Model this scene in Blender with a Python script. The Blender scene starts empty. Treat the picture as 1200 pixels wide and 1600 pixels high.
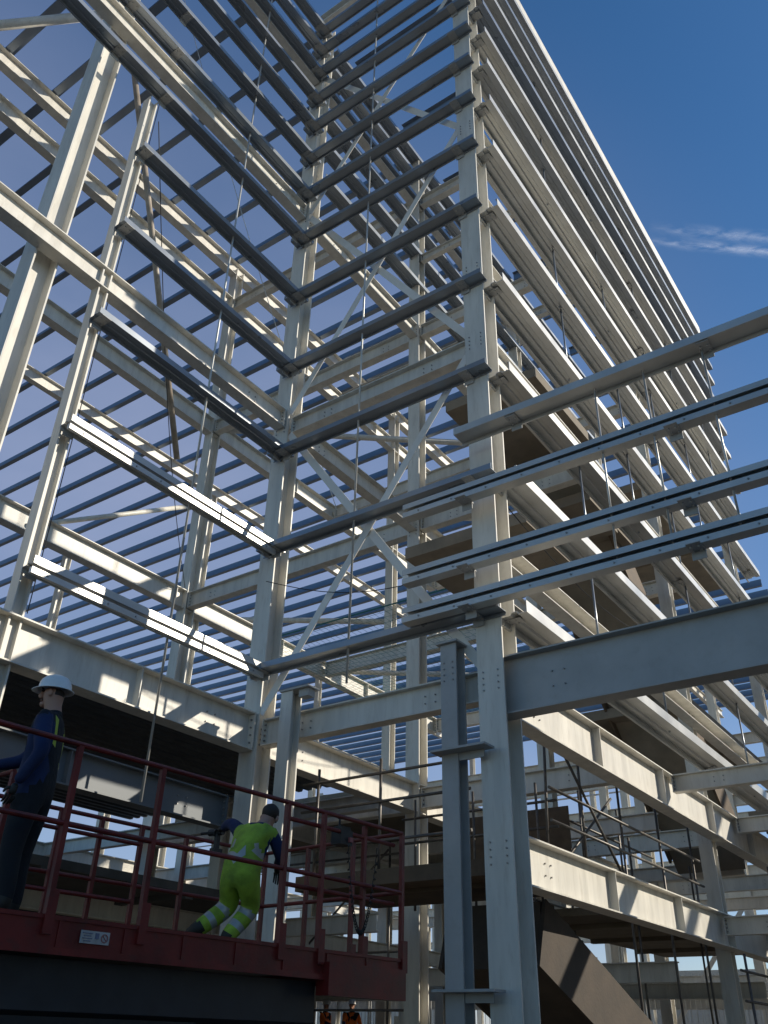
import bpy, bmesh, math, random
from mathutils import Vector, Matrix
random.seed(7)
sc=bpy.context.scene
col=sc.collection
V=Vector
# ---------------------------------------------------------------- materials
def mat(name,c,rough=.5,metal=0.,var=.15,scale=3.,dirt=0.,dirtc=(.12,.10,.08),bump=.0,bscale=40.,spec=.5,streak=False):
    m=bpy.data.materials.new(name); m.use_nodes=True
    nt=m.node_tree; N=nt.nodes; L=nt.links; N.clear()
    o=N.new('ShaderNodeOutputMaterial'); b=N.new('ShaderNodeBsdfPrincipled'); L.new(b.outputs[0],o.inputs[0])
    g=N.new('ShaderNodeNewGeometry')
    mp=N.new('ShaderNodeMapping'); L.new(g.outputs['Position'],mp.inputs[0])
    if streak: mp.inputs['Scale'].default_value=(3,3,.5)
    n=N.new('ShaderNodeTexNoise'); n.inputs['Scale'].default_value=scale; n.inputs['Detail'].default_value=3; L.new(mp.outputs[0],n.inputs['Vector'])
    r=N.new('ShaderNodeValToRGB'); L.new(n.outputs['Fac'],r.inputs[0])
    r.color_ramp.elements[0].position=.3; r.color_ramp.elements[1].position=.7
    r.color_ramp.elements[0].color=tuple(x*(1-var) for x in c)+(1,)
    r.color_ramp.elements[1].color=tuple(min(1,x*(1+var*.5)) for x in c)+(1,)
    out=r.outputs[0]
    if dirt>0:
        n2=N.new('ShaderNodeTexNoise'); n2.inputs['Scale'].default_value=scale*2.7; n2.inputs['Detail'].default_value=5; n2.inputs['Roughness'].default_value=.7; L.new(mp.outputs[0],n2.inputs['Vector'])
        r2=N.new('ShaderNodeValToRGB'); L.new(n2.outputs['Fac'],r2.inputs[0])
        r2.color_ramp.elements[0].position=.52; r2.color_ramp.elements[1].position=.78
        r2.color_ramp.elements[0].color=(0,0,0,1); r2.color_ramp.elements[1].color=(dirt,)*3+(1,)
        mx=N.new('ShaderNodeMixRGB'); L.new(r2.outputs[0],mx.inputs[0]); L.new(out,mx.inputs[1]); mx.inputs[2].default_value=tuple(dirtc)+(1,)
        out=mx.outputs[0]
    L.new(out,b.inputs['Base Color'])
    b.inputs['Metallic'].default_value=metal
    mr=N.new('ShaderNodeMapRange'); L.new(n.outputs['Fac'],mr.inputs[0]); mr.inputs['To Min'].default_value=max(.05,rough-.08); mr.inputs['To Max'].default_value=min(1,rough+.08); L.new(mr.outputs[0],b.inputs['Roughness'])
    b.inputs['Specular IOR Level'].default_value=spec
    if bump>0:
        n3=N.new('ShaderNodeTexNoise'); n3.inputs['Scale'].default_value=bscale; n3.inputs['Detail'].default_value=2; L.new(g.outputs['Position'],n3.inputs['Vector'])
        bp=N.new('ShaderNodeBump'); bp.inputs['Strength'].default_value=bump; bp.inputs['Distance'].default_value=.01; L.new(n3.outputs['Fac'],bp.inputs['Height']); L.new(bp.outputs[0],b.inputs['Normal'])
    return m
CREAM=mat('cream_painted_steel',(.67,.645,.58),.45,0,.14,1.6,.45,(.36,.31,.24),0,30,streak=True)
WHITEP=mat('pale_painted_steel',(.76,.74,.69),.45,0,.08,1.6,.2,(.4,.36,.3),0)
GREYP=mat('grey_primer_steel',(.40,.40,.39),.5,0,.12,2,.3,(.25,.22,.18))
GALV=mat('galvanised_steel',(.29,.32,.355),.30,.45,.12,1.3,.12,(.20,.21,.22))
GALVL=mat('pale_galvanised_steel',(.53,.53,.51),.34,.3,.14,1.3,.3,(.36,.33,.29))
PURL=mat('roof_purlin_steel',(.19,.23,.29),.4,.35,.12,1.5,.15,(.12,.14,.16))  # bluish sky sheen and shade from below put into the colour
DECK=mat('dark_decking_steel',(.10,.11,.12),.5,.3,.25,3,.3,(.05,.05,.05))
DARKS=mat('weathered_brown_tube',(.42,.36,.29),.5,.0,.35,3,.5,(.16,.11,.08))
SCAF=mat('scaffold_tube_steel',(.15,.14,.13),.45,.6,.3,8,.4,(.10,.06,.04))
BOLT=mat('bolt_steel',(.30,.29,.28),.4,.6)
BROWN=mat('brown_formed_board',(.12,.085,.055),.75,0,.35,2.5,.4,(.05,.035,.022),.3,20)
SHADEBROWN=mat('shaded_brown_stair_board',(.055,.042,.032),.75,0,.35,2.5,.4,(.03,.022,.016),.3,20)  # shade put into the brown so the lowest flight stays dark
CONC=mat('grey_beige_concrete',(.23,.195,.15),.85,0,.25,1.5,.4,(.13,.105,.08),.3,12)
SHADEBLK=mat('shadow_dark_block',(.09,.09,.09),.9,0,.3,1.5,.4,(.05,.05,.05),.4,10)  # near-black tone standing in for shadow at the lower left
RED=mat('red_lift_paint',(.175,.015,.011),.45,0,.4,4,.6,(.04,.025,.02),.1,40)
BLACK=mat('black_machine_paint',(.012,.012,.013),.5,0,.4,4,.3,(.04,.03,.025))
DGREY=mat('dark_grey_machine_paint',(.026,.026,.03),.5,0,.3,4,.3,(.06,.05,.045))
RUB=mat('rubber',(.02,.02,.02),.85)
WHITE=mat('white_plastic',(.78,.78,.76),.35,0,.06,6)
STICK=mat('white_sticker',(.42,.41,.40),.5,0,.25,14)
INK=mat('ink_blue',(.16,.18,.26),.6); INKR=mat('ink_red',(.40,.12,.11),.6)
LIME=mat('lime_hi_vis_fabric',(.32,.47,.04),.75,0,.35,7,.5,(.13,.19,.03),1.0,14)
YEL=mat('yellow_hi_vis_fabric',(.40,.48,.05),.75,0,.2,9,0,(0,0,0),.5,25)
NAVY=mat('navy_fabric',(.007,.008,.012),.85,0,.3,8,0,(0,0,0),.7,25)
BLUE=mat('blue_sleeve_fabric',(.008,.02,.08),.8,0,.3,8,0,(0,0,0),.6,25)
SKIN=mat('skin',(.42,.23,.16),.55,0,.08,12)
HAIR=mat('dark_hair',(.03,.02,.015),.7)
SILV=mat('reflective_tape',(.38,.39,.38),.35,.2,.08)
BOOT=mat('black_boot_leather',(.02,.018,.016),.6)
NETM=mat('green_safety_net',(.04,.20,.18),.7)
PANEL=mat('grey_panel_and_shade',(.15,.165,.18),.5,.1,.12,1.2,.2)
ORANGE=mat('orange_hi_vis',(.85,.18,.02),.7)
CABIN=mat('cabin_cladding',(.50,.51,.50),.6,0,.1,2,.3)
GLASS=mat('dark_window_glass',(.03,.04,.05),.1)

# ---------------------------------------------------------------- helpers
def tag(o,label,cat,group=None):
    o['label']=label; o['category']=cat
    if group: o['group']=group
    return o
def parent_origin(p):
    v=V((0,0,0))
    while p is not None:
        v+=p.location; p=p.parent
    return v
def newobj(name,me,parent=None,loc=None):
    o=bpy.data.objects.new(name,me); col.objects.link(o)
    if loc is not None: o.location=loc
    if parent is not None:
        o.parent=parent
        o.location=(V(loc) if loc is not None else V((0,0,0)))-parent_origin(parent)
    return o
class MB:
    def __init__(s): s.v=[]; s.f=[]; s.m=[]
    def prism(s,p0,p1,prof,up=V((0,0,1)),mi=0):
        p0=V(p0);p1=V(p1);d=(p1-p0).normalized();up=V(up)
        if abs(d.dot(up))>.99: up=V((0,1,0))
        r=d.cross(up).normalized();u=r.cross(d).normalized()
        n=len(prof);b=len(s.v)
        for P in (p0,p1):
            for a,c in prof: s.v.append(P+r*a+u*c)
        for i in range(n):
            j=(i+1)%n
            s.f.append((b+i,b+j,b+n+j,b+n+i)); s.m.append(mi)
        s.f.append(tuple(b+i for i in range(n))[::-1]); s.m.append(mi)
        s.f.append(tuple(b+n+i for i in range(n))); s.m.append(mi)
    def box(s,c,sz,mi=0,ax=None):
        c=V(c);hx,hy,hz=[x/2 for x in sz]
        X,Y,Z=ax if ax else (V((1,0,0)),V((0,1,0)),V((0,0,1)))
        b=len(s.v)
        for i in (-1,1):
            for j in (-1,1):
                for k in (-1,1): s.v.append(c+X*i*hx+Y*j*hy+Z*k*hz)
        for f in ((0,1,3,2),(4,6,7,5),(0,4,5,1),(2,3,7,6),(0,2,6,4),(1,5,7,3)):
            s.f.append(tuple(b+i for i in f)); s.m.append(mi)
    def tube(s,p0,p1,r,n=10,mi=0):
        s.prism(p0,p1,[(r*math.cos(2*math.pi*i/n),r*math.sin(2*math.pi*i/n)) for i in range(n)],mi=mi)
    def path(s,pts,r,n=8,mi=0):
        for a,b in zip(pts[:-1],pts[1:]): s.tube(a,b,r,n,mi)
    def obj(s,name,mats,origin=None,parent=None,smooth=False,fix=True):
        o0=V(origin) if origin is not None else s.v[0].copy()
        me=bpy.data.meshes.new(name)
        me.from_pydata([tuple(v-o0) for v in s.v],[],s.f)
        for m in (mats if isinstance(mats,(list,tuple)) else [mats]): me.materials.append(m)
        me.polygons.foreach_set('material_index',s.m)
        if fix:
            bm=bmesh.new(); bm.from_mesh(me); bmesh.ops.recalc_face_normals(bm,faces=bm.faces); bm.to_mesh(me); bm.free()
        if smooth:
            me.polygons.foreach_set('use_smooth',[len(p.vertices)==4 for p in me.polygons])
        me.update()
        return newobj(name,me,parent,o0)
def iprof(b,d,tf=.025,tw=.015):
    h=d/2;w=b/2;t=tw/2
    return [(-w,-h),(w,-h),(w,-h+tf),(t,-h+tf),(t,h-tf),(w,h-tf),(w,h),(-w,h),(-w,h-tf),(-t,h-tf),(-t,-h+tf),(-w,-h+tf)]
def thick(pts,t):
    pts=[V((a,b)) for a,b in pts]; L=[];R=[]
    for i,p in enumerate(pts):
        ns=[]
        if i>0: d=(p-pts[i-1]).normalized(); ns.append(V((-d.y,d.x)))
        if i<len(pts)-1: d=(pts[i+1]-p).normalized(); ns.append(V((-d.y,d.x)))
        n=sum(ns,V((0,0)))
        n=n.normalized()
        k=1/max(.4,n.dot(ns[0]))
        L.append(tuple(p+n*t/2*k)); R.append(tuple(p-n*t/2*k))
    return L+R[::-1]
RW=.28
RAILP=thick([(RW-.025,.12),(RW,.12),(RW,0),(.19,0),(.175,.025),(.115,.025),(.10,0),(0,0),(0,-.085),(.025,-.085)],.008)
RAILS=thick([(RW-.03,.10),(RW,.10),(RW,-.02),(0,-.02),(0,-.09),(.025,-.09)],.008)
CSEC=thick([(.18,.03),(.18,.115),(0,.115),(0,-.115),(.18,-.115),(.18,-.03)],.01)
PURP=thick([(-.20,.26),(0,.26),(0,-.26),(.20,-.26),(.20,-.20)],.014)
PURW=thick([(-.12,.15),(0,.15),(0,-.15),(.12,-.15),(.12,-.11)],.014)
G={'rail':'galvanised side rails of the unclad walls','beam':'cream steel floor beams','col':'cream steel columns','pur':'roof purlins of the unclad roof','sag':'thin sag rods between rails','br':'flat bracing bars','sc':'scaffold tubes','tube':'round truss and bracing tubes'}
def bolts(mb,c,nrm,along,n,gap,across,w,mi=0):
    for i in range(n):
        for k in (-1,1):
            p=V(c)+V(along)*(i-(n-1)/2)*gap+V(across)*k*w
            mb.tube(p-V(nrm)*.01,p+V(nrm)*.018,.012,6,mi)
def column(x,y,z0,z1,b=.4,d=.4,m=None,label=None,boltz=(),name='steel_column'):
    mb=MB(); mb.prism((x,y,z0),(x,y,z1),iprof(b,d,.028,.018),up=V((0,1,0)))
    p0=V((x,y,z0))
    for z in boltz:
        bolts(mb,(x,y-d/2,z),(0,-1,0),(0,0,1),4,.09,(1,0,0),b*.28,1)
        bolts(mb,(x+.009,y,z),(1,0,0),(0,0,1),4,.09,(0,1,0),d*.2,1)
    o=mb.obj(name,[m or CREAM,BOLT],origin=p0)
    tag(o,label or 'cream painted steel column of the open frame','steel column',G['col'])
    if z0<=.05:
        q=MB(); q.box((x,y,z0+.015),(b+.18,d+.18,.03)); q.obj('base_plate',GREYP,parent=o)
    return o
def beam(p0,p1,b=.25,d=.5,m=None,label=None,stiff=0,ends=True):
    p0=V(p0);p1=V(p1)
    mb=MB(); mb.prism(p0,p1,iprof(b,d,.022,.014)); 
    dirv=(p1-p0).normalized(); side=dirv.cross(V((0,0,1))).normalized()
    if stiff:
        for i in range(1,stiff+1):
            c=p0.lerp(p1,i/(stiff+1)); mb.box(c,(.015,b*.92,d-.044),0,(dirv,side,V((0,0,1))))
    if ends:
        for c,sg in ((p0,1),(p1,-1)):
            mb.box(c+dirv*sg*.012,(.02,b*1.02,d*.9),0,(dirv,side,V((0,0,1))))
            for s2 in (-1,1):
                for k in range(4):
                    pp=c+dirv*sg*.02+side*s2*b*.28+V((0,0,(k-1.5)*d*.2)); mb.tube(pp,pp+dirv*sg*.03,.016,6,1)
            for k in range(2):
                for s2 in (-1,1):
                    pp=c+dirv*sg*(.9+.09*s2)+V((0,0,(k-.5)*d*.25)); mb.tube(pp-side*.03,pp+side*.03,.012,6,1)
    o=mb.obj('steel_beam',[m or CREAM,BOLT],origin=p0)
    tag(o,label or 'cream painted steel beam of the open frame','steel beam',G['beam'])
    return o
def rail(p0,p1,label=None,m=None,cleats=(),w=1.0,prof=None):
    p0=V(p0);p1=V(p1)
    mb=MB(); mb.prism(p0,p1,[(a*w,b*w) for a,b in (prof or RAILP)])
    d=(p1-p0).normalized(); r=d.cross(V((0,0,1))).normalized()
    if prof is CSEC:
        n=int((p1-p0).length/.6)
        for k in range(n):
            c=p0.lerp(p1,(k+.5)/n)+r*.18*w-V((0,0,.073*w)); mb.tube(c-r*.01,c+r*.02,.014,6,1)
    o=mb.obj('side_rail',[m or GALV,BOLT],origin=p0)
    tag(o,label or 'galvanised cold rolled side rail on cleats','side rail',G['rail'])
    dz=-.13 if prof is CSEC else (-.04 if prof is RAILS else -.012)
    for t in cleats:
        q=MB()
        c=p0.lerp(p1,t)+r*.11+V((0,0,dz*w))
        q.box(c,(.18,.30,.012),0,(d,r,V((0,0,1))))
        q.box(c-r*.10+V((0,0,-.06)),(.18,.012,.12),0,(d,r,V((0,0,1))))
        for a in (-.05,.05):
            for bb in (-.06,.06):
                pp=c+d*a+r*bb; q.tube(pp,pp-V((0,0,.03)),.014,6)
        q.obj('cleat',GREYP,parent=o)
    return o
def rod(p0,p1,r=.012,m=None,label='thin vertical sag rod tying the side rails',cat='sag rod',name='sag_rod',grp=None,n=8):
    mb=MB(); mb.tube(p0,p1,r,n); o=mb.obj(name,m or GALV,origin=V(p0),smooth=True)
    return tag(o,label,cat,grp or G['sag'])
def flat(p0,p1,w=.12,t=.014,m=None,label='flat cream bracing bar crossing the bay'):
    mb=MB(); mb.prism(p0,p1,[(-t/2,-w/2),(t/2,-w/2),(t/2,w/2),(-t/2,w/2)])
    o=mb.obj('bracing_bar',m or CREAM,origin=V(p0)); return tag(o,label,'bracing bar',G['br'])
def packing(p0,p1,m=GALV,bl=None,h=.045):
    mb=MB(); mb.prism(p0,p1,[(-.03,-h),(.03,-h),(.03,h),(-.03,h)])
    if bl:
        p0=V(p0);p1=V(p1);n=int((p1-p0).length/.47); 
        for k in range(n):
            c=p0.lerp(p1,(k+.5)/n); mb.tube(c,c+V(bl)*.042,.014,6,1)
    return tag(mb.obj('packing_rail',[m,BOLT]),'slim galvanised packing rail bolted under a rail','side rail',G['rail'])

# ---------------------------------------------------------------- layout
XA,XB,XC=-5.52,-10.16,-18.3
YW=10.56; YE=29.2
RZ=[7.0,9.4,11.6,13.8,15.9,17.8,19.4,20.8,22.1,23.3,24.5,25.6,26.6]
EAVE=27.4
LV=[12.6,19.0,24.6]
ZR=27.0
column(XA,YW,0,EAVE,.42,.46,boltz=(3.7,6.0,12.4,14.2,18.6,24.9),label='tall cream H section corner column with bolt rows')
column(XB,YW,0,EAVE,.38,.38,boltz=(6.0,12.4,18.8),label='tall cream H section column at the inner corner')
column(XB-.30,4.72,0,ZR-.3,.42,.42,label='heavy cream column carrying the side wall')
column(XB-.02,5.72,0,17.7,.2,.2,label='slender cream wind post ending under a side rail',name='wind_post')
for y in (15.5,22.0,YE):
    column(XB,y,0,ZR-.3,.34,.34,boltz=(12.4,18.9) if y==15.5 else ())
for y in (4.3,15.5,26,):
    column(XC,y,0,ZR-.6,.36,.36)
column(XA-.25,20.5,0,EAVE-.5,.3,.3); column(XA-.25,YE,0,EAVE-.5,.3,.3)
q=column(-6.12,10.3,0,6.62,.26,.26,m=GREYP,label='grey steel post bracketed to the corner column',boltz=(6.2,))
for z in (5.02,2.15):
    mb=MB(); mb.box((-5.9,10.12,z),(.85,.28,.03)); mb.box((-5.9,10.2,z-.06),(.6,.02,.12)); mb.obj('bracket_plate',GREYP,parent=q)
mb=MB(); mb.box((-6.12,10.28,6.64),(.36,.34,.03)); mb.obj('cap_plate',GREYP,parent=q)
q=column(-9.14,10.22,0,6.45,.24,.24,m=CREAM,label='short cream steel post with a cap plate')
mb=MB(); mb.box((-8.98,10.22,6.47),(.6,.3,.03)); mb.box((-8.82,10.22,6.40),(.2,.16,.14)); mb.obj('cap_plate',GREYP,parent=q)

beam((XB+.2,YW,6.0),(XA-.25,YW,6.0),.22,.45,label='cream floor beam between inner and corner column')
beam((XB+.2,YW,12.45),(XA-.25,YW,12.45),.22,.4,label='cream beam between inner and corner column')
beam((XA+.03,YW,5.93),(4.2,YW,5.93),.3,.85,m=GREYP,label='deep grey plate girder bolted to the corner column',stiff=0)
column(4.4,YW,0,12,.4,.4,label='cream column carrying the deep girder')
beam((XA,YW+.25,5.92),(XA,YE,5.92),.3,.72,label='deep sunlit cream edge beam above the ground floor',stiff=5)
beam((XA,YW+.25,3.68),(XA,YE,3.68),.3,.62,label='sunlit cream edge beam of the lower floor',stiff=5)
for z in LV:
    beam((XA-.05,YW+.25,z),(XA-.05,YE,z),.25,.5)
    beam((XB,-2,z),(XB,YW-.22,z),.25,.45)
    beam((XB,YW+.22,z),(XB,YE,z),.25,.45)
    beam((XC,-4,z),(XC,YE,z),.3,.6,stiff=6)
beam((XB,-2,6.0),(XB,YW-.22,6.0),.3,.64,label='deep cream girder along the side wall in dappled sun',stiff=4)
beam((XB-.4,-2,4.75),(XB-.4,YW-.22,4.75),.24,.5,m=PANEL,label='secondary girder below the side girder, shade in its dark grey',stiff=3)  # dark grey carries the shade this girder sits in
beam((XB,YW+.22,5.95),(XB,YE,5.95),.3,.6)
for y in (15.5,22.0,YE):
    for z in [5.95]+LV:
        beam((XB-.18,y,z),(XC+.18,y,z),.25,.5)
        beam((XB+.18,y,z),(XA-.2,y,z),.22,.42)
beam((XB+.18,15.5,22.0),(XA-.2,15.5,22.0),.16,.28)
for (a,b) in ((6.3,12.2),(12.7,18.8),(18.9,24.6)):
    flat((XB+.2,YW-.17,a),(XA-.2,YW-.17,b),.15,m=WHITEP); flat((XB+.2,YW-.13,b),(XA-.2,YW-.13,a),.15,m=WHITEP)
for i,z in enumerate(RZ):
    rail((XB-.05,YW-.24,z),(XA+.30,YW-.24,z),cleats=(.07,.91),label='galvanised side rail spanning between the two corner columns',w=.80,prof=RAILS)
for i,(z,x0) in enumerate(((10.05,-5.7),(8.97,-6.75),(7.77,-6.75),(7.12,-6.75))):
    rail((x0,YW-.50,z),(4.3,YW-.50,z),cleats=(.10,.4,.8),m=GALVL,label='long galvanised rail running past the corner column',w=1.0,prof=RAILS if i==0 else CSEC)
for x in (-3.35,-2.6,-1.75,.3,2.2):
    rod((x,YW-.60,7.12),(x,YW-.60,10.1),.016,m=GALVL)
for i,z in enumerate(RZ):
    y0=5.6 if z<17.8 else -3.0
    rail((XB+.10,y0,z),(XB+.10,YW-.1,z),cleats=(.03,.95) if y0>0 else (.57,.66,.97),label='galvanised side rail between wind post and inner corner column',w=.9,m=GALVL if i<2 else GALV)  # paler steel on the lowest rails paints in their sunlit look
    if i<2: packing((XB+.32,y0,z-.10),(XB+.32,YW-.35,z-.10),GALVL,(1,0,0))
rod((XB+.22,8.15,4.4),(XB+.22,8.15,EAVE),.02,m=GALVL)
rod((-8.0,YW-.36,7.0-.6),(-8.0,YW-.36,EAVE),.02,m=GALVL)
rod((XB+.22,2.0,18.0),(XB+.22,2.0,EAVE),.016)
for i,z in enumerate(RZ):
    rail((XA+.12,YW-.05,z),(XA+.12,YE+.1+random.uniform(0,.9),z),m=GALV if i in (9,11) else GALVL,cleats=(.01,.5,.97),label='galvanised side rail along the long facade, underside shade in upper tones',w=1.5)  # darker steel on some upper rows paints in underside shade
    if i in (1,4,5,6,8): 
        zz=(z+RZ[i-1])/2+random.uniform(-.2,.2)
        mb=MB(); mb.prism((XA-.02,YW+.26,zz),(XA-.02,YE,zz),thick([(.14,-.18),(-.12,-.18),(-.12,.18),(.14,.18)],.016)); tag(mb.obj('wall_girt',CREAM),'pale channel girt along the long facade','wall girt','channel girts of the long facade')
mb=MB(); mb.prism((XA+.18,YW-.3,EAVE+.1),(XA+.18,YE+.4,EAVE+.1),[(-.25,-.28),(.25,-.28),(.25,.28),(.21,.28),(.21,-.24),(-.25,-.24)]); o=mb.obj('eaves_beam',CREAM); tag(o,'cream eaves channel along the roof edge','eaves beam')
mb=MB(); mb.prism((XA+.38,YW-.3,EAVE-.42),(XA+.38,YE+.4,EAVE-.42),thick([(-.35,.14),(0,.14),(0,-.14),(-.35,-.14)],.012)); o=mb.obj('eaves_shade_rail',DECK); tag(o,'dark rail painting the inner shade under the eaves channel','side rail')  # dark tone stands in for the inner shade of the eaves edge
mb=MB(); mb.prism((XA-.25,YW-.2,EAVE-.35),(XA-.25,YE+.3,EAVE-.35),iprof(.3,.5)); o=mb.obj('steel_beam',CREAM); tag(o,'cream eaves level beam behind the shade-toned rail','steel beam',G['beam'])
mb=MB(); mb.prism((XB,YW-.2,EAVE+.1),(XA+.2,YW-.2,EAVE+.1),iprof(.25,.4)); o=mb.obj('steel_beam',CREAM); tag(o,'cream beam closing the top of the corner wall','steel beam',G['beam'])
for j,y in enumerate((13.8,17.1,20.2,23.2,26.4)):
    for i in range(len(RZ)-1):
        if (i+j)%3==2: continue
        rod((XA+.34,y+.06*(i%2),RZ[i]),(XA+.34,y+.06*(i%2),RZ[i+1]),.022,m=GALV,label='short sag rod between two facade rails')
for z in RZ[7:]:
    rail((XB-.1,YW+.3,z),(XB-.1,YE,z),w=1.1)
for k in range(7):
    y=YW+1.5+k*2.6
    mb=MB(); mb.prism((XA-.1,y,EAVE+.1),(XB,y,EAVE+.1),PURW); tag(mb.obj('roof_purlin',PURL),'galvanised roof purlin over the tower bay','roof purlin',G['pur'])
for k in range(49):
    y=-4.5+k*1.66
    x1=XB-.2 if y<YE+1 else -9
    mb=MB(); mb.prism((-72,y,ZR),(x1,y,ZR),PURP); tag(mb.obj('roof_purlin',PURL),'galvanised roof purlin against the sky','roof purlin',G['pur'])
for x in (XC,-30,-42,-54,-66):
    beam((x,0,ZR-.6),(x,76,ZR-.6),.3,.6,ends=False,label='cream rafter under the roof purlins')
for x in (-30,-42,-54,-66):
    for y in (26,50,74):
        column(x,y,0,ZR-.9,.4,.4)
for y in (50,74): column(XC,y,0,ZR-.9,.4,.4)
for z in (8,11,14,17):
    rod((-66,60,z),(-12,60,z),.06,GALVL,'slender galvanised side rail of the far wall','side rail','side_rail',G['rail'])
def tube(p0,p1,r,m=CREAM,label='cream round bracing tube inside the frame'):
    return rod(p0,p1,r,m,label,'bracing tube','bracing_tube',G['tube'],12)
tube((-15.4,7.8,ZR-.3),(-17.55,13.65,16.4),.09,DARKS,'weathered brown tube leaning down from the roof')
tube((-18.3,2,22.5),(-14.5,6.5,ZR-.3),.13)
tube((XC,15.5,19.),(XB,22,19.),.1)
tube((XC,22,12.6),(XB,28,12.6),.09); tube((XC,22,19),(XB,28,19),.1)
tube((XC,10.0,12.5),(XC+.1,15.5,16.0),.07)
tube((-30,26,19),(XC,26,16),.12)

def slab(x0,x1,y0,y1,z,t,m,label):
    mb=MB(); mb.box(((x0+x1)/2,(y0+y1)/2,z),(x1-x0,y1-y0,t))
    if m is BROWN:
        for k in range(int((y1-y0)/1.2)):
            mb.box(((x0+x1)/2,y0+.6+k*1.2,z-t/2-.028),(x1-x0-.1,.12,.06))
    else:
        for k in range(int((y1-y0)/3.0)):
            mb.box(((x0+x1)/2,y0+1.5+k*3.0,z-t/2-.048),(x1-x0-.02,.18,.10))
    return tag(mb.obj('landing_slab',m),label,'floor slab')
slab(-9.8,-6.0,11.4,13.6,3.75,.22,BROWN,'brown landing slab on the lower floor beams')
slab(-8.4,-5.75,12.4,15.1,9.85,.25,CONC,'brown grey stair landing behind the cross bracing')
slab(-8.4,-5.75,15.8,19.0,12.15,.25,CONC,'concrete landing inside the tower')
slab(-8.0,-5.75,13.4,16.2,14.0,.25,CONC,'brown grey concrete landing beside the corner column')
slab(-9.8,-5.75,20.8,28.6,8.9,.25,CONC,'concrete landing at mid height of the tower')
slab(-9.8,-5.75,21.0,28.6,15.4,.25,CONC,'concrete landing high in the tower')
slab(-17.8,-10.6,15.8,28.6,6.35,.18,CONC,'concrete floor deck on the low frame')
slab(-9.8,-6.0,18.6,28.6,4.05,.15,CONC,'concrete floor deck inside the tower base')
slab(-30,-18.6,15.8,28.6,4.05,.15,CONC,'concrete floor deck of the low frame beyond')
slab(-5.2,3.8,22.3,26.3,6.40,.15,CONC,'concrete deck added to shade the low side frame')  # deck added to block sun and sky, darkening the lower right
slab(-33,-12.3,-2,14.0,3.86,.14,SHADEBLK,'added dark deck standing in for shadow under the ribbed decking')  # dark deck added to fill in shadow behind the lift
mb=MB(); mb.box((-34.2,12,3.2),(.3,34,6.4))  # dark wall added where the lower left falls into shadow
for k in range(8): mb.box((-34.02,-3+k*4.4,3.2),(.12,.4,6.4))
tag(mb.obj('shadow_wall',SHADEBLK),'added dark wall with piers standing in for shadow behind the low frame','wall')
mb=MB(); mb.box((-22,14.8,2.0),(15,.25,4.0))  # another dark wall added to fill in ground floor shadow
for k in range(5): mb.box((-28.5+k*3.2,14.64,2.0),(.35,.12,4.0))
tag(mb.obj('shadow_wall',SHADEBLK),'added low dark wall standing in for shadow inside the ground floor','wall')
def stair(x0,x1,ya,za,yb,zb,label,dp=.55,m=None):
    mb=MB(); n=max(4,int(abs(za-zb)/.19)); pts=[]
    for i in range(n):
        y=ya+(yb-ya)*i/n; z=za+(zb-za)*i/n; y2=ya+(yb-ya)*(i+1)/n; z2=za+(zb-za)*(i+1)/n
        pts+= [(y,z),(y2,z)]
    pts.append((yb,zb))
    pr=pts+[(yb,zb-dp),(ya,za-dp)]
    N=len(pr)
    for x in (x0,x1):
        for y,z in pr: mb.v.append(V((x,y,z)))
    for i in range(N):
        j=(i+1)%N; mb.f.append((i,j,N+j,N+i)); mb.m.append(0)
    mb.f.append(tuple(range(N))); mb.f.append(tuple(range(N,2*N))[::-1]); mb.m+=[0,0]
    o=mb.obj('stair_flight',m or CONC); tag(o,label,'stairs','stair flights in the tower')
    for xx in (x0-.04,x1+.04):
        q=MB(); q.prism((xx,ya,za-.15),(xx,yb,zb-.05),[(-.03,-dp+.1),(.03,-dp+.1),(.03,.2),(-.03,.2)])
        q.obj('stringer',m or BROWN,parent=o)
stair(-7.5,-6.0,12.4,3.4,19.6,.5,'brown stair flight rising from the ground, shade in its colour',.85,SHADEBROWN)
stair(-7.8,-6.05,16.3,14.0,20.6,10.2,'concrete stair flight high in the tower',.7)
stair(-7.8,-6.05,20.6,10.1,24.6,6.3,'concrete stair flight at mid height of the tower',.7)

for y,z,x1 in ((17.6,6.12,4),(22.,6.12,6),(26.5,6.12,8),(19.6,3.75,5),(24,3.75,7),(YE,9.5,10),(YE,13,10)):
    beam((XA+.1,y,z),(x1,y,z),.2,.34,label='cream secondary beam framing into the edge beam')
for x in (4.0,8.0):
    for y in (24.5,32,38): column(x,y,0,9.6,.3,.3)
for x in (-40,-32,-25,-10,-2,6,14,22):
    for y in (40,50,62):
        column(x,y,0,12.5 if x<-12 else 16,.35,.35)
for y in (40,50,62):
    for z in (4.0,8.0,12.3):
        beam((-40,y,z),(22,y,z),.25,.45,ends=False,label='cream beam of the frame beyond')
for x in (-25,-10,-2,6,14):
    for z in (4.0,8.0,12.3): beam((x,40,z),(x,62,z),.2,.4,ends=False,label='cream cross beam of the frame beyond')
for x in (-1.5,2.5,6.5):
    for y in (27.5,34.5):
        column(x,y,0,9.4,.28,.28)
for y in (27.5,34.5):
    for z in (3.6,6.3,9.2): beam((XA+.2,y,z),(9,y,z),.2,.36,ends=False)
for x in (-1.5,2.5): 
    for z in (3.6,9.2): beam((x,26.6,z),(x,40,z),.2,.36,ends=False)
for x in (-12.5,-15.5,-20.5,-24.5):
    for y in (18.7,25,31.5):
        column(x,y,0,6.0 if x>-18 else 9.3,.28,.28)
for y in (18.7,25,31.5):
    for z in (2.9,5.7): beam((-28,y,z),(-6.2,y,z),.2,.36,ends=False)
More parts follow.
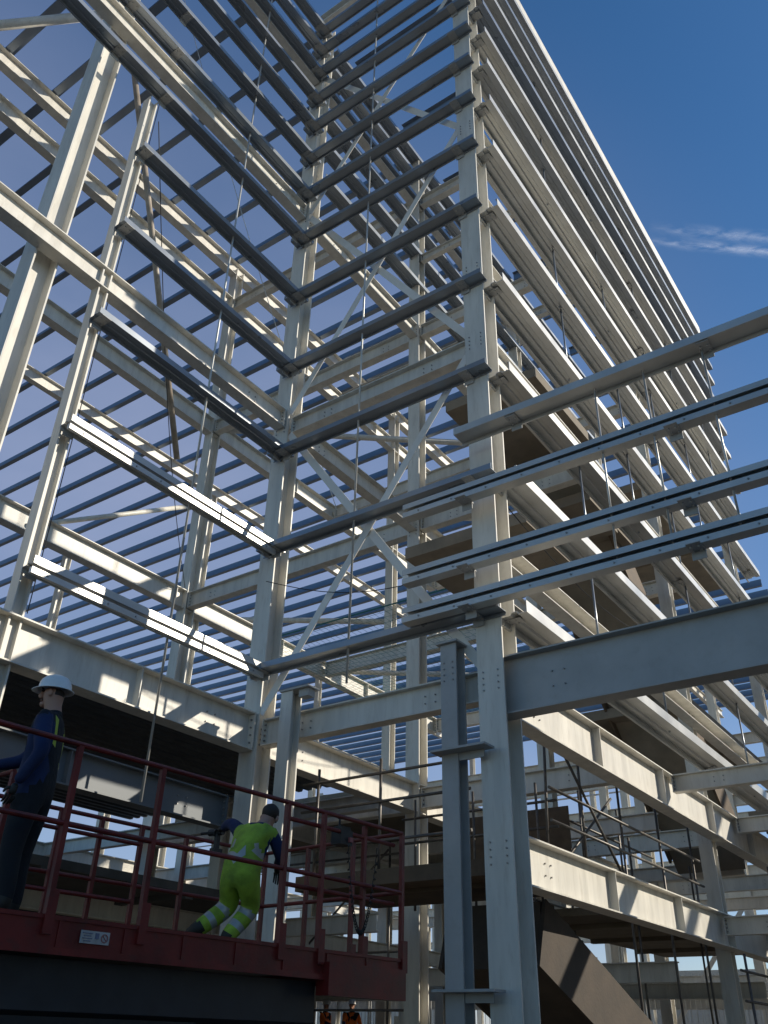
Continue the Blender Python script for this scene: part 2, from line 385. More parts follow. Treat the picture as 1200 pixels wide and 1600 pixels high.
for k,(x,y) in enumerate(((-8.6,34.5),(-13.5,34.5),(-18.5,34.5),(-6.5,37))):
    column(x,y,0,12,.3,.3)
for z in (3.2,6.4,9.6,11.8): beam((-24,34.5,z),(-5,34.5,z),.22,.4,ends=False)
for (a,b) in (((-13.5,34.4,.2),(-8.6,34.4,6.2)),((-18.5,34.4,6.2),(-13.5,34.4,.2)),((-8.6,34.4,6.4),(-13.5,34.4,11.8))): flat(a,b,.16,.02)
for (a,b) in (((-1.5,27.3,.3),(2.5,27.3,6.2)),((-1.5,27.3,6.2),(2.5,27.3,.3)),((2.5,27.3,.3),(6.5,27.3,6.2))): flat(a,b,.14,.02)
for k in range(14):
    y=35+k*1.7
    mb=MB(); mb.prism((-8.5,y,16.6),(24,y,16.6),PURW); tag(mb.obj('roof_purlin',PURL),'galvanised purlin of the lower annex roof','roof purlin',G['pur'])
for x in (-14.2,-22,):
    for y in (1,8,14): column(x,y,0,6.2,.3,.3)
for z in (3.6,5.9):
    for y in (2,6,15): beam((XB-.6,y,z),(-34,y,z),.2,.34,ends=False)
    for x in (-14.2,-22,-30): beam((x,-2,z),(x,33,z),.22,.36,ends=False)
mb=MB(); 
pts=[];x=-18.1
while x<-11.0:
    pts+=[(x,0),(x+.1,0),(x+.13,.05),(x+.23,.05)]; x+=.26
n=len(pts)
for y in (-3,14.6):
    for a,b in pts: mb.v.append(V((a,y,6.22+b)))
for i in range(n-1): mb.f.append((i,i+1,n+i+1,n+i)); mb.m.append(0)
tag(mb.obj('metal_decking',DECK,fix=False),'dark ribbed metal floor decking over the low beams','metal decking')
mb=MB()
def netz(x,y): return 12.1-.4*math.sin(math.pi*(x+18)/7.6)*math.sin(math.pi*(y-18.0)/9)
xs=[-18+.2*i for i in range(39)]; ys=[18.0+.25*i for i in range(37)]
for x in xs:
    for a,b in zip(ys[:-1:2],ys[2::2]): mb.box(((x),(a+b)/2,(netz(x,a)+netz(x,b))/2),(.006,b-a,.006))
for y in ys:
    for a,b in zip(xs[:-1:2],xs[2::2]): mb.box(((a+b)/2,y,(netz(a,y)+netz(b,y))/2),(b-a,.006,.006))
for a,b in zip(xs[:-1:2],xs[2::2]): mb.box(((a+b)/2,18.0,12.1),(b-a,.03,.03))
o=mb.obj('safety_net',NETM,fix=False); tag(o,'green debris safety net slung under the floor steel','safety net')

def sc_t(p0,p1): return rod(p0,p1,.025,SCAF,'grubby steel scaffold tube clipped to its neighbours','scaffold tube','scaffold_tube',G['sc'])
for x in (-9.6,-8.3,-7.0):
    sc_t((x,11.6,3.7),(x,11.6,5.6)); sc_t((x,14.6,3.7),(x,14.6,5.7))
for z in (4.3,4.9,5.35):
    sc_t((-9.9,11.55,z),(-6.6,11.55,z)); sc_t((-9.9,14.6,z),(-6.6,14.6,z))
for (a,b) in (((-6.1,13,3.9),(-6.1,13.2,6.2)),((-6.1,14.5,3.9),(-6.1,14.5,6.2)),((-6.0,16,0),(-6.0,16,6.0)),((-6.0,18,0),(-6.0,18,6.0)),((-6.0,20,0),(-6.0,20,6.)),((-5.9,12.8,5.1),(-5.9,20.2,5.1)),((-5.9,12.8,4.6),(-5.9,20.2,4.6)),((-5.9,13.2,6.0),(-5.9,15.8,4.)),((-6.6,14.2,4.),(-6.6,17.2,5.9)),((-7.2,17,4.1),(-7.2,17,6.1)),((-7.2,19,4.1),(-7.2,19,6.1)),((-7.2,16.4,5.4),(-7.2,21,5.4)),((-5.0,19,0),(-5.0,19,3.2)),((-5.0,21,0),(-5.0,21,3.2)),((-5.0,18.6,2.4),(-5.0,24,2.4)),((-5.0,18.6,2.9),(-5.0,24,2.9))):
    sc_t(a,b)
for x in (-4.6,-3.2,-1.6):
    for y in (20.5,23,26):
        sc_t((x,y,0),(x,y,4.6+random.random()*.6))
for y in (20.5,23,26):
    for z in (1.9,2.9,3.9): sc_t((-5.0,y,z),(-1.2,y,z))
    sc_t((-4.6,y,1.8),(-1.6,y,4.4))
for x in (-4.6,-3.2):
    for z in (2.0,3.0,4.0): sc_t((x,20,z),(x,26.5,z))
for x,y in ((-9.3,17),(-9.3,19),(-9.3,21),(-7.0,19),(-7.0,23)):
    sc_t((x,y,0),(x,y,5.5))
for z in (2.2,3.2,4.4): sc_t((-9.3,16.5,z),(-9.3,23,z))
for x in (-12,-14,-16):
    sc_t((x,17.2,0),(x,17.2,5.8))
for z in (2.2,3.3,4.4,5.3): sc_t((-16.6,17.2,z),(-11.4,17.2,z))
sc_t((-16,17.15,2),(-12,17.15,5.4))
def boards(x0,y,z,l):
    mb=MB()
    for k in range(5): mb.box((x0+.227*k,y,z),(.225,l,.04+.004*(k%2)))
    tag(mb.obj('scaffold_boards',BROWN),'timber scaffold boards laid across the tubes','scaffold boards')
boards(-8.9,19.5,4.5,5); boards(-4.5,23.2,4.02,6); boards(-4.5,23.2,3.02,6)
mb=MB(); mb.box((-7.9,15.3,4.75),(2.4,.03,1.3)); mb.box((-7.9,15.34,4.2),(2.4,.05,.08)); tag(mb.obj('plywood_sheet',BROWN),'brown plywood sheet tied upright to the scaffold','plywood sheet')
def rope(p0,p1,sag,r,m,label):
    p0=V(p0);p1=V(p1); pts=[p0.lerp(p1,i/16)-V((0,0,sag*math.sin(math.pi*i/16))) for i in range(17)]
    mb=MB(); mb.path(pts,r,5); tag(mb.obj('rope',m),label,'rope','loose ropes and safety lines')
rope((XB+.3,5.8,16.9),(XC,15.4,12.9),.9,.010,BLACK,'dark slack safety line strung through the frame')
rope((XB+.1,10.3,8.8),(XA-.2,10.3,7.9),.35,.008,BLACK,'dark slack safety line between two columns')
rope((XA+.1,10.9,9.2),(XA+.1,19,9.6),.5,.010,BLACK,'dark slack line along the facade')
rope((-15.5,9,ZR-.3),(-15.5,9,9),.0,.012,BLACK,'thin dark tag line hanging from the roof')
rope((-12.5,7,ZR-.3),(-11.5,14,12.7),.6,.010,GALVL,'thin stay wire running down from the roof')
mb=MB(); mb.tube((-6.15,11.6,18.55),(-6.15,11.6,44),.008,6)
o=mb.obj('crane_hook',BLACK,origin=(-6.15,11.6,18.4)); tag(o,'black crane hook and ball hanging on a wire','crane hook')
bm=bmesh.new(); bmesh.ops.create_uvsphere(bm,u_segments=16,v_segments=10,radius=.11); me=bpy.data.meshes.new('hook_ball'); bm.to_mesh(me); bm.free(); me.materials.append(BLACK); newobj('hook_ball',me,o,(-6.15,11.6,18.45))
mb=MB(); c=V((-6.15,11.6,18.22)); pp=[c+V((.07*math.cos(t),0,.07*math.sin(t))) for t in [math.radians(a) for a in range(90,-160,-25)]]; mb.path([V((-6.15,11.6,18.36))]+pp,.018,8); mb.obj('hook',BLACK,parent=o)

def cabin(x,y,z,w,d,h,m,label):
    mb=MB(); mb.box((x,y,z+h/2),(w,d,h))
    for k in range(int(w/.4)): mb.box((x-w/2+.2+k*.4,y-d/2-.02,z+h/2),(.12,.042,h-.3))
    o=mb.obj('site_cabin',m); tag(o,label,'site cabin')
    for k in (-.28,.1):
        q=MB(); q.box((x+w*k,y-d/2-.05,z+h*.6),(1.0,.04,.9)); q.obj('window',GLASS,parent=o)
    q=MB(); q.box((x+w*.36,y-d/2-.05,z+1.05),(.9,.04,2.0)); q.obj('door',PANEL,parent=o)
cabin(-17,58,0,9,3,2.8,CABIN,'pale grey site cabin on the ground'); cabin(-17,58.2,2.8,9,3,2.8,CABIN,'pale grey site cabin stacked on another')
cabin(4,66,0,9,3,2.8,CABIN,'pale grey site cabin on the ground')
cabin(-45,66,0,12,3,5,CABIN,'long pale grey two storey site building')
for k in range(7):
    x0=-24+k*2.6; mb=MB(); y=29.6
    for xx in (x0,x0+2.5): mb.tube((xx,y,0),(xx,y,3.0),.03,8)
    for z in (.15,1.6,2.95): mb.tube((x0,y,z),(x0+2.5,y,z),.02,6)
    for j in range(1,16): mb.tube((x0+j*2.5/16,y,.15),(x0+j*2.5/16,y,2.95),.008,4)
    tag(mb.obj('fence_panel',GALVL),'tall galvanised wire mesh site fence panel','fence','temporary mesh fence panels')

mb=MB(); mb.box((14,12.5,7.5),(9,21,15)); mb.box((14,12.5,15.1),(9.4,21.4,.25))  # out-of-view building, added to throw shade over lift and lower columns
o=mb.obj('shading_building',CABIN); tag(o,'unseen pale clad building added to shade the foreground','building')
for k in range(6):
    q=MB(); q.box((9.47,4.5+k*3,5.5),(.05,1.6,1.4)); q.obj('window',GLASS,parent=o)

# ---------------------------------------------------------------- scissor lift
O=V((-5.22,3.68,0)); LD=V((.08,.997,0)).normalized(); WD=V((-LD.y,LD.x,0)); ZD=V((0,0,1))
def P(l,w,z): return O+LD*l+WD*w+V((0,0,z))
lift=bpy.data.objects.new('scissor_lift',None); col.objects.link(lift); lift.location=P(1,1.1,0)
tag(lift,'red scissor lift with raised guard rails and black base','scissor lift')
AX=(LD,WD,ZD); DZ=2.21; L0,L1,WW=-2.2,3.6,1.9
mb=MB(); mb.box(P((L0+L1)/2,WW/2,DZ-.03),(L1-L0,WW,.06),0,AX); mb.obj('platform_deck',BLACK,parent=lift)
mb=MB()
for w in (0,WW): mb.box(P((L0+L1)/2,w,DZ-.055),(L1-L0,.05,.20),0,AX); mb.box(P((L0+L1)/2,w-.03 if w==0 else w+.03,DZ-.16),(L1-L0,.05,.04),0,AX); mb.box(P((L0+L1)/2,w-.028 if w==0 else w+.028,DZ+.03),(L1-L0,.02,.025),0,AX)
for l in (L0,L1): mb.box(P(l,WW/2,DZ-.055),(.05,WW-.06,.20),0,AX)
for k in range(12): mb.box(P(L0+.3+k*.5,-.028,DZ-.06),(.03,.012,.15),0,AX)
mb.box(P(3.05,-.03,DZ-.17),(1.0,.14,.24),0,AX); mb.obj('toe_board',RED,parent=lift)
def guard(l0,w0,l1,w1,posts,zs=(1.13,.6)):
    mb=MB()
    for z in zs: mb.tube(P(l0,w0,DZ+z),P(l1,w1,DZ+z),.019,10)
    for t in posts:
        l=l0+(l1-l0)*t; w=w0+(w1-w0)*t
        mb.box(P(l,w,DZ+.57),(.038,.038,1.10),0,AX)
        mb.box(P(l,w-.035,DZ+.06),(.07,.03,.26),0,AX)
    mb.obj('guard_rail',RED,parent=lift)
def tl(l): return (l-L0)/(L1-L0)
guard(L0,0,L1,0,[tl(x) for x in (L0,-.9,0,.72,2.05,2.5,L1)])
guard(L0,WW,L1,WW,[tl(x) for x in (L0,-.4,.6,1.5,2.5,L1)])
guard(L1,0,L1,WW,[.33,.66]); guard(L0,0,L0,WW,[.5])
guard(.1,WW*.55,.1,WW,[0,.5]); guard(2.1,.06,L1-.05,.06,[.0,.7],(1.02,.5)); guard(.15,WW-.08,1.9,WW-.08,[0,.5,1],(.95,.45))
mb=MB()
mb.prism(P(-2.1,WW/2,DZ-.34),P(2.6,WW/2,DZ-.34),[(-.85,-.14),(-.80,-.17),(.80,-.17),(.85,-.14),(.85,.15),(-.85,.15)]); mb.obj('platform_frame',DGREY,parent=lift)
mb=MB(); mb.box(P(.0,WW/2,DZ-.64),(4.0,WW-.5,.26),0,AX); mb.box(P(-.3,WW/2,DZ-.56),(3.4,WW-.2,.10),0,AX); mb.obj('scissor_carriage',BLACK,parent=lift)
for w in (.4,WW-.4):
    for s in (0,1):
        mb=MB(); z0=.72+s*.4
        mb.prism(P(-1.4,w,z0),P(2.4,w,z0+.4),[(-.03,-.07),(.03,-.07),(.03,.07),(-.03,.07)]); mb.prism(P(-1.4,w+.08,z0+.4),P(2.4,w+.08,z0),[(-.05,-.07),(.03,-.07),(.03,.07),(-.05,.07)])
        mb.obj('scissor_arm',BLACK,parent=lift)
mb=MB(); mb.box(P(.5,WW/2,.55),(4.4,WW-.35,.45),0,AX); mb.box(P(.5,.12,.6),(2.0,.25,.5),0,AX); mb.obj('chassis',RED,parent=lift)
for l in (-1.1,2.1):
    for w in (.12,WW-.12):
        mb=MB(); mb.tube(P(l,w-.14,.4),P(l,w+.14,.4),.4,24); wh=mb.obj('wheel',RUB,parent=lift,smooth=False)
        q=MB(); q.tube(P(l,w-.16,.4),P(l,w+.16,.4),.2,16); q.obj('rim',WHITE,parent=wh)
mb=MB(); sx0=.36; sz=DZ-.06; mb.box(P(sx0,-.036,sz),(.22,.006,.075),0,AX)
for k in range(4): mb.box(P(sx0-.06,-.042,sz+.022-.015*k),(.075-.02*(k%2),.004,.005),1,AX)
mb.box(P(sx0+.012,-.042,sz+.01),(.028,.004,.035),1,AX)
cc=P(sx0+.07,-.042,sz)
for k in range(14):
    a=k*2*math.pi/14; b=(k+1)*2*math.pi/14
    mb.tube(cc+LD*.024*math.cos(a)+ZD*.024*math.sin(a),cc+LD*.024*math.cos(b)+ZD*.024*math.sin(b),.003,5,2)
mb.tube(cc-LD*.016+ZD*.016,cc+LD*.016-ZD*.016,.003,5,2)
mb.obj('warning_sticker',[STICK,INK,INKR],parent=lift)
mb=MB(); mb.box(P(2.85,.10,DZ+.98),(.16,.12,.13),0,AX); mb.box(P(2.85,.10,DZ+1.06),(.13,.09,.03),0,AX); mb.tube(P(2.81,.10,DZ+1.07),P(2.81,.10,DZ+1.14),.010,8); mb.tube(P(2.81,.10,DZ+1.14),P(2.81,.10,DZ+1.165),.018,10); mb.box(P(2.89,.03,DZ+.96),(.04,.03,.04),1,AX); mb.obj('control_box',[BLACK,INKR],parent=lift)
mb=MB(); pts=[]
for i in range(320):
    t=i/319; l=2.75+.42*t; z=DZ+.92-.72*max(0,math.sin(math.pi*t))**.8; a=i*.75
    pts.append(P(l,-.06+.02*math.cos(a),z)+ZD*.02*math.sin(a)+LD*.008*math.cos(a))
mb.path(pts,.0045,5); mb.obj('coiled_cable',BLACK,parent=lift)

# ---------------------------------------------------------------- people
def skin(verts,edges,radii,root,sub=2):
    me=bpy.data.meshes.new('t'); me.from_pydata([tuple(v) for v in verts],edges,[])
    ob=bpy.data.objects.new('t',me); col.objects.link(ob)
    md=ob.modifiers.new('s','SKIN'); md.use_smooth_shade=True
    for i,r in enumerate(radii):
        rr=r if isinstance(r,tuple) else (r,r)
        me.skin_vertices[0].data[i].radius=rr; me.skin_vertices[0].data[i].use_root=(i==root)
    ss=ob.modifiers.new('u','SUBSURF'); ss.levels=sub; ss.render_levels=sub
    dg=bpy.context.evaluated_depsgraph_get(); ev=ob.evaluated_get(dg)
    m2=bpy.data.meshes.new_from_object(ev)
    vs=[v.co.copy() for v in m2.vertices]; fs=[tuple(p.vertices) for p in m2.polygons]
    bpy.data.objects.remove(ob); return vs,fs
def person(J,E,matf,hands,loc,fwd,label,headc=None,hatm=None,scale=1.0,hat=True):
    names=list(J); idx={n:i for i,n in enumerate(names)}
    verts=[V(J[n][0]) for n in names]; rad=[J[n][1] for n in names]; ed=[(idx[a],idx[b]) for a,b in E]
    vs,fs=skin(verts,ed,rad,idx['pelvis'])
    mats=[NAVY,SKIN,LIME,YEL,BLUE,SILV,BOOT,HAIR]
    fm=[]
    for f in fs:
        c=sum((vs[i] for i in f),V((0,0,0)))/len(f); best=None
        for a,b in E:
            A=V(J[a][0]);B=V(J[b][0]);d=B-A;t=max(0,min(1,(c-A).dot(d)/d.length_squared));dist=(c-(A+d*t)).length
            if best is None or dist<best[0]: best=(dist,a,b,t)
        fm.append(matf(best[1],best[2],best[3],c))
    allv=list(vs);allf=list(fs)
    for (w,dirv,curlv,side,glove) in hands:
        w=V(w);d=V(dirv).normalized();n=V(curlv).normalized();s=d.cross(n).normalized()*side
        hv=[w-d*.01,w+d*.045,w+d*.085];hr=[.028,(.036,.024),.034];he=[(0,1),(1,2)]
        v2,f2=skin(hv,he,hr,0,1); b=len(allv); allv+=v2; allf+=[tuple(i+b for i in f) for f in f2]; fm+=[glove]*len(f2)
        for k,(off,ln) in enumerate(((-.03,.062),(-.01,.075),(.011,.07),(.03,.055))):
            r0=w+d*.075+s*off; p1=r0+d*ln*.5+n*.006; p2=p1+d*ln*.33+n*.025; p3=p2+d*ln*.05+n*.03
            v2,f2=skin([r0,p1,p2,p3],[(0,1),(1,2),(2,3)],[.0105,.0095,.009,.0075],0,1)
            b=len(allv); allv+=v2; allf+=[tuple(i+b for i in f) for f in f2]; fm+=[glove]*len(f2)
        r0=w+d*.03-s*.02; p1=r0-s*.03+d*.02; p2=p1+d*.03+n*.015-s*.006
        v2,f2=skin([r0,p1,p2],[(0,1),(1,2)],[.014,.012,.009],0,1)
        b=len(allv); allv+=v2; allf+=[tuple(i+b for i in f) for f in f2]; fm+=[glove]*len(f2)
    hc,hf,hu=[V(x) for x in headc]; hf.normalize();hu.normalize();hs=hu.cross(hf).normalized()
    def blob(c,r,m,n=8):
        bm=bmesh.new(); bmesh.ops.create_uvsphere(bm,u_segments=n,v_segments=6,radius=1)
        b=len(allv); bm.verts.index_update()
        for v in bm.verts: allv.append(V(c)+hf*v.co.x*r[0]+hs*v.co.y*r[1]+hu*v.co.z*r[2])
        for f in bm.faces: allf.append(tuple(b+v.index for v in f.verts)); fm.append(m)
        bm.free()
    blob(hc+hf*.096-hu*.012,(.024,.014,.026),1); blob(hc+hf*.088+hu*.012,(.014,.010,.03),1)
    for sg in (-1,1):
        blob(hc+hs*sg*.082-hf*.005-hu*.01,(.022,.012,.033),1)
        blob(hc+hs*sg*.032+hf*.078+hu*.018,(.012,.014,.009),7); blob(hc+hs*sg*.032+hf*.082+hu*.036,(.01,.02,.006),7)
    blob(hc+hf*.084-hu*.055,(.010,.026,.007),1); blob(hc+hf*.065-hu*.085,(.03,.034,.024),1)
    if not hat: blob(hc-hf*.022+hu*.035,(.092,.086,.085),7,16)
    me=bpy.data.meshes.new('person'); me.from_pydata([tuple(v) for v in allv],[],allf)
    for m in mats: me.materials.append(m)
    me.polygons.foreach_set('material_index',fm); me.polygons.foreach_set('use_smooth',[True]*len(me.polygons)); me.update()
    ob=bpy.data.objects.new('person',me); col.objects.link(ob); ob.scale=(scale,)*3
    f=V(fwd).normalized(); ang=math.atan2(f.y,f.x); ob.location=loc; ob.rotation_euler=(0,0,ang)
    tag(ob,label,'person')
    if not hat: return ob
    bm=bmesh.new(); n=24; prof=[(0,.122),(.045,.118),(.08,.102),(.102,.078),(.114,.045),(.119,.010),(.122,.0),(.142,-.008),(.140,-.013),(.115,-.006)]
    rings=[]
    for (r,z) in prof:
        ring=[]
        for k in range(n):
            a=2*math.pi*k/n; ex=1.12+(.16*max(0,math.cos(a))**2 if r>.13 else 0)
            ring.append(bm.verts.new(hc+hu*(z+.035)+hf*(r*math.cos(a)*ex)+hs*(r*math.sin(a)*.95)))
        rings.append(ring)
    for a,b in zip(rings[:-1],rings[1:]):
        for k in range(n): bm.faces.new((a[k],a[(k+1)%n],b[(k+1)%n],b[k]))
    bmesh.ops.remove_doubles(bm,verts=bm.verts,dist=.0005); bmesh.ops.recalc_face_normals(bm,faces=bm.faces)
    hm=bpy.data.meshes.new('hard_hat'); bm.to_mesh(hm); bm.free(); hm.materials.append(hatm or WHITE); hm.polygons.foreach_set('use_smooth',[True]*len(hm.polygons))
    h=bpy.data.objects.new('hard_hat',hm); col.objects.link(h); h.parent=ob
    return ob
E=[('pelvis','belly'),('belly','chest'),('chest','neckb'),('neckb','neck'),('neck','head'),('head','crown'),
   ('chest','shl'),('shl','ell'),('ell','wrl'),('chest','shr'),('shr','elr'),('elr','wrr'),
   ('pelvis','hpl'),('hpl','knl'),('knl','anl'),('anl','tol'),('pelvis','hpr'),('hpr','knr'),('knr','anr'),('anr','tor')]
J1={'pelvis':((0,0,.96),(.15,.13)),'belly':((.01,0,1.12),(.155,.13)),'chest':((0,0,1.33),(.165,.14)),'neckb':((-.01,0,1.49),.085),'neck':((.01,0,1.56),.062),'head':((.03,0,1.66),(.088,.095)),'crown':((.015,0,1.735),.085),
 'shl':((-.01,.19,1.43),.080),'ell':((-.09,.27,1.14),.060),'wrl':((.05,.26,.91),.042),
 'shr':((.02,-.19,1.43),.080),'elr':((.24,-.22,1.20),.058),'wrr':((.48,-.16,1.14),.040),
 'hpl':((0,.10,.88),.12),'knl':((.03,.13,.49),.085),'anl':((-.02,.14,.10),.064),'tol':((.17,.16,.05),.046),
 'hpr':((0,-.10,.88),.12),'knr':((.06,-.13,.49),.085),'anr':((.03,-.14,.10),.064),'tor':((.22,-.16,.05),.046)}
def mf1(a,b,t,c):
    if b in('tol','tor') or (b in('anl','anr') and t>.85): return 6
    if a=='neckb' and t>.5 or b in('head',): return 1
    if b=='crown': return 7 if c.x<-.02 else 1
    if a=='neck': return 1
    if b in('ell','wrl','elr','wrr'): return 4
    if a=='chest' and b in('shl','shr') or b=='chest' or b=='neckb':
        if .10<abs(c.y)<.14 and c.x<.02: return 3
    return 0
person(J1,E,mf1,[((.05,.26,.91),(.25,-.05,-1),(.5,-.6,0),1,6),((.48,-.16,1.14),(1,.1,-.1),(0,.2,-1),1,6)],
   (-5.61,3.66,DZ),(-.81,-.56,0),'person in navy jacket, blue sleeves and white hard hat standing',((.03,0,1.68),(1,0,.02),(0,0,1)),scale=.93)
J2={'pelvis':((0,.05,.66),(.15,.14)),'belly':((.05,.03,.80),(.15,.14)),'chest':((.12,.0,.95),(.16,.145)),'neckb':((.19,-.02,1.06),.09),'neck':((.22,-.03,1.10),.058),'head':((.27,-.04,1.17),(.080,.086)),'crown':((.29,-.05,1.22),.074),
 'shl':((.16,.18,1.02),.080),'ell':((.22,.37,1.15),.060),'wrl':((.30,.53,1.12),.044),
 'shr':((.17,-.17,1.00),.080),'elr':((.30,-.20,.80),.058),'wrr':((.44,-.06,.76),.042),
 'hpl':((.0,.13,.60),.122),'knl':((.14,.23,.38),.096),'anl':((-.10,.37,.17),.074),'tol':((-.06,.52,.12),.048),
 'hpr':((.0,-.06,.60),.122),'knr':((.20,.02,.36),.096),'anr':((.0,.12,.10),.074),'tor':((.14,.16,.05),.048)}
def mf2(a,b,t,c):
    if b in('tol','tor') or (b in('anl','anr') and t>.92): return 6
    if b in('anl','anr') and (.15<t<.32 or .52<t<.70): return 5
    if b in('knl','knr','anl','anr','hpl','hpr'): return 2
    if a=='neckb' or a=='neck': return 1
    if b=='crown': return 7
    if b in('wrl','wrr'): return 4
    if b in('ell','elr'): return 4 if t>.12 else 2
    if b=='belly' and .3<t<.7: return 5
    if b=='neckb': return 4 if t>.6 else 2
    if b=='chest' and .10<abs(c.y)<.14: return 5
    return 2
FW2=V((-.12,.99,0)).normalized()
person(J2,E,mf2,[((.30,.53,1.12),(.3,.6,.0),(0,0,-1),1,6),((.44,-.06,.76),(.6,.3,-.6),(0,.2,-1),1,6)],
   (-5.62,5.84,DZ+.02),FW2,'person crouching in yellow hi-vis overalls reaching out with a drill',((.275,-.045,1.175),(1,.3,-.6),(.6,0,1)),hat=False,scale=.95)
f=FW2; s=V((-f.y,f.x,0)); base=V((-5.62,5.84,DZ)); c=base+f*.34+s*.60+V((0,0,1.01))
mb=MB(); mb.tube(c-s*.06+ZD*.06,c+s*.10+ZD*.06,.032,12); mb.tube(c+s*.10+ZD*.06,c+s*.2+ZD*.06,.014,8); mb.box(c+ZD*-.03,(.035,.045,.14)); mb.box(c+ZD*-.12,(.07,.10,.06)); tag(mb.obj('cordless_drill',BLACK),'black cordless drill held at the guard rail','power tool')
def far_person(x,y,z,m,fw):
    def mf(a,b,t,c):
        r=mf1(a,b,t,c); return 3 if (b in('chest','belly','ell','elr','neckb')) else r
    p=person(J1,E,mf,[((.05,.26,.91),(.25,-.05,-1),(.5,-.6,0),1,1),((.48,-.16,1.14),(1,.1,-.1),(0,.2,-1),1,1)],(x,y,z),fw,'person in orange hi-vis top and white hard hat',((.03,0,1.68),(1,0,.02),(0,0,1)))
    p.data.materials[3]=m; return p
mb=MB(); mb.box((-18.6,24.2,.45),(3.2,1.4,.9)); 
for k in range(4): mb.box((-19.9+k*.9,23.48,.45),(.1,.06,.9))
tag(mb.obj('timber_stack',BROWN),'low stack of timber on the ground','timber stack')
far_person(-18.2,24.2,.9,ORANGE,(.5,-.8,0)); far_person(-19.3,24.3,.9,ORANGE,(.9,-.1,0))

GR=mat('site_ground',(.18,.16,.13),.9,0,.3,.35,.5,(.10,.085,.07),.6,3)
mb=MB(); mb.v=[V((-3000,-3000,0)),V((3000,-3000,0)),V((3000,3000,0)),V((-3000,3000,0))]; mb.f=[(0,1,2,3)]; mb.m=[0]
g=mb.obj('ground',GR,fix=False); g['kind']='structure'; g['label']='compacted earth and concrete site ground'; g['category']='ground'
def contrail(p0,p1,w,amax):
    me=bpy.data.meshes.new('contrail'); p0=V(p0);p1=V(p1);d=(p1-p0);s=V((d.y,-d.x,0)).normalized()*w
    me.from_pydata([tuple(-s),tuple(s),tuple(d+s),tuple(d-s)],[],[(0,1,2,3)])
    uv=me.uv_layers.new(name='UVMap')
    for i,c in enumerate(((0,0),(0,1),(1,1),(1,0))): uv.data[i].uv=c
    m=bpy.data.materials.new('contrail_vapour'); m.use_nodes=True; nt=m.node_tree;N=nt.nodes;L=nt.links;N.clear()
    o=N.new('ShaderNodeOutputMaterial');mx=N.new('ShaderNodeMixShader');tr=N.new('ShaderNodeBsdfTransparent');df=N.new('ShaderNodeBsdfTranslucent');df.inputs[0].default_value=(1,1,1,1)
    tc=N.new('ShaderNodeTexCoord');mp=N.new('ShaderNodeMapping');mp.inputs['Scale'].default_value=(3.5,.9,1);L.new(tc.outputs['UV'],mp.inputs[0])
    n=N.new('ShaderNodeTexNoise');n.inputs['Scale'].default_value=2.0;n.inputs['Detail'].default_value=6;n.inputs['Roughness'].default_value=.55;n.inputs['Distortion'].default_value=.4;L.new(mp.outputs[0],n.inputs['Vector'])
    sx=N.new('ShaderNodeSeparateXYZ');L.new(tc.outputs['UV'],sx.inputs[0])
    def mth(op,a,b=None):
        k=N.new('ShaderNodeMath');k.operation=op
        for i,x in enumerate((a,b)):
            if x is None: continue
            if isinstance(x,(int,float)): k.inputs[i].default_value=x
            else: L.new(x,k.inputs[i])
        return k.outputs[0]
    vy=mth('SUBTRACT',1,mth('ABSOLUTE',mth('MULTIPLY',mth('SUBTRACT',sx.outputs[1],.5),2)))
    vx=mth('MULTIPLY',mth('MULTIPLY',sx.outputs[0],mth('SUBTRACT',1.0,sx.outputs[0])),4)
    nn=mth('MAXIMUM',mth('MULTIPLY',mth('SUBTRACT',n.outputs['Fac'],.38),2.6),0)
    al=mth('MULTIPLY',mth('MINIMUM',mth('MULTIPLY',mth('MULTIPLY',nn,mth('POWER',vy,1.8)),mth('POWER',vx,.8)),1.0),amax)
    L.new(al,mx.inputs[0]);L.new(tr.outputs[0],mx.inputs[1])
    em=N.new('ShaderNodeBsdfDiffuse'); em.inputs[0].default_value=(1,1,1,1); ad=N.new('ShaderNodeAddShader'); L.new(df.outputs[0],ad.inputs[0]); L.new(em.outputs[0],ad.inputs[1]); L.new(ad.outputs[0],mx.inputs[2]);L.new(mx.outputs[0],o.inputs[0])
    me.materials.append(m); o=newobj('contrail',me,None,p0); o['kind']='structure'; o['label']='thin wispy vapour trail in the blue sky'; o['category']='cloud'
contrail((-310,1335,1480),(60,1600,1430),22,.5); contrail((-275,1290,1450),(30,1490,1395),26,.3)

# ---------------------------------------------------------------- light
w=bpy.data.worlds.new('World'); sc.world=w; w.use_nodes=True; nt=w.node_tree; N=nt.nodes; L=nt.links
bg=N['Background']; sky=N.new('ShaderNodeTexSky'); sky.sky_type='NISHITA'; sky.sun_disc=False
S=V((.78,.62,.0)).normalized(); EL=math.radians(27); S=V((S.x*math.cos(EL),S.y*math.cos(EL),math.sin(EL)))
sky.sun_elevation=EL; sky.sun_rotation=math.atan2(S.x,S.y); sky.altitude=50; sky.air_density=1.0; sky.dust_density=.2; sky.ozone_density=3.0
hs=N.new('ShaderNodeHueSaturation'); hs.inputs['Saturation'].default_value=1.22; hs.inputs['Value'].default_value=1.12; L.new(sky.outputs[0],hs.inputs['Color'])
tc=N.new('ShaderNodeTexCoord'); dt=N.new('ShaderNodeVectorMath'); dt.operation='DOT_PRODUCT'; L.new(tc.outputs['Generated'],dt.inputs[0]); dt.inputs[1].default_value=V((-.80,.42,-.05)).normalized()
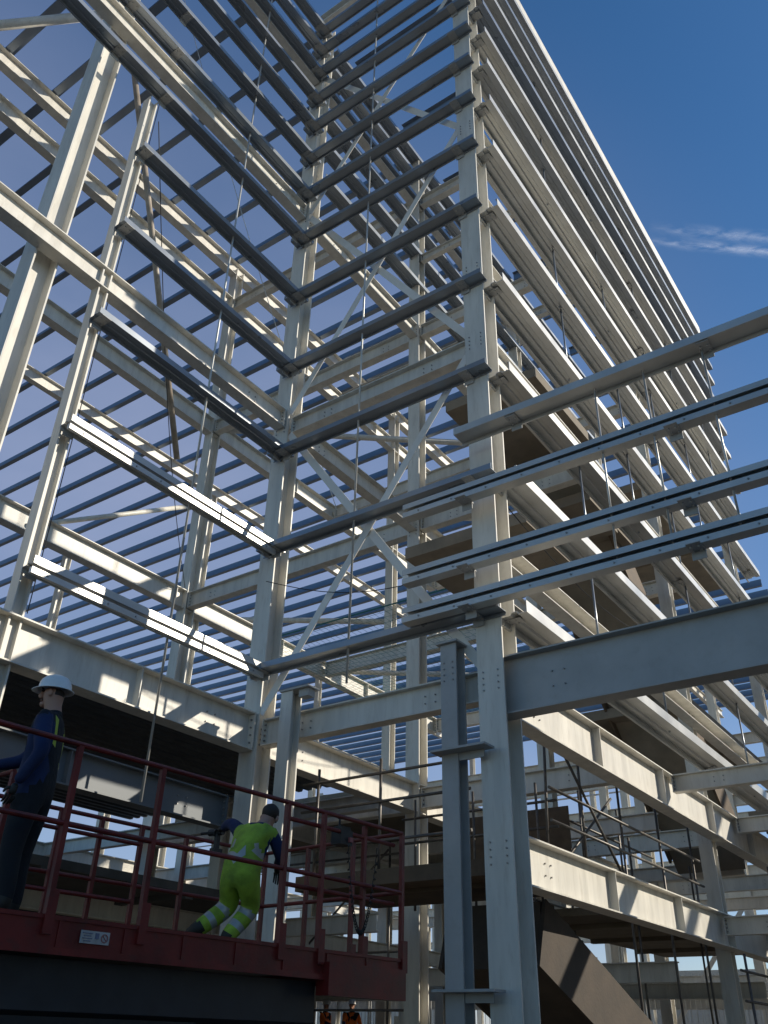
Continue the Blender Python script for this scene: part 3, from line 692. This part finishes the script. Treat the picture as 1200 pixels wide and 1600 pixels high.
mr=N.new('ShaderNodeMapRange'); mr.interpolation_type='SMOOTHSTEP'; L.new(dt.outputs['Value'],mr.inputs[0]); mr.inputs['From Min'].default_value=.25; mr.inputs['From Max'].default_value=.98; mr.inputs['To Max'].default_value=.85
nz=N.new('ShaderNodeTexNoise'); nz.inputs['Scale'].default_value=2.2; nz.inputs['Detail'].default_value=5; nz.inputs['Roughness'].default_value=.5; mp=N.new('ShaderNodeMapping'); mp.inputs['Scale'].default_value=(1,1,2.5); L.new(tc.outputs['Generated'],mp.inputs[0]); L.new(mp.outputs[0],nz.inputs['Vector'])
mr2=N.new('ShaderNodeMapRange'); L.new(nz.outputs['Fac'],mr2.inputs[0]); mr2.inputs['From Min'].default_value=.3; mr2.inputs['From Max'].default_value=.7; mr2.inputs['To Min'].default_value=.5; mr2.inputs['To Max'].default_value=1
mm=N.new('ShaderNodeMath'); mm.operation='MULTIPLY'; L.new(mr.outputs[0],mm.inputs[0]); L.new(mr2.outputs[0],mm.inputs[1])
mx=N.new('ShaderNodeMixRGB'); L.new(mm.outputs[0],mx.inputs[0]); L.new(hs.outputs[0],mx.inputs[1]); mx.inputs[2].default_value=(3.4,3.8,5.4,1)
L.new(mx.outputs[0],bg.inputs[0]); bg.inputs[1].default_value=.115
sl=bpy.data.lights.new('sun','SUN'); sl.energy=5.0; sl.angle=math.radians(.53); sl.color=(1,.91,.76); so=bpy.data.objects.new('sun',sl); col.objects.link(so)
so.rotation_euler=S.to_track_quat('Z','Y').to_euler(); so.location=(30,0,40)
# ---------------------------------------------------------------- camera
psi=math.radians(35.8); th=math.radians(31.6); rho=math.radians(1.4)
R=V((math.cos(psi),math.sin(psi),0)); Fh=V((-math.sin(psi),math.cos(psi),0))
F=Fh*math.cos(th)+ZD*math.sin(th); U=ZD*math.cos(th)-Fh*math.sin(th)
Rc=R*math.cos(rho)+U*math.sin(rho); Uc=U*math.cos(rho)-R*math.sin(rho)
cd=bpy.data.cameras.new('camera'); cd.sensor_fit='VERTICAL'; cd.sensor_height=36; cd.lens=36*1350/1600; cd.clip_end=9000; cd.clip_start=.05
co=bpy.data.objects.new('camera',cd); col.objects.link(co)
M=Matrix((Rc,Uc,-F)).transposed().to_4x4(); M.translation=V((0,0,1.6)); co.matrix_world=M
sc.camera=co
sc.view_settings.view_transform='Standard'; sc.view_settings.look='None'; sc.view_settings.exposure=0
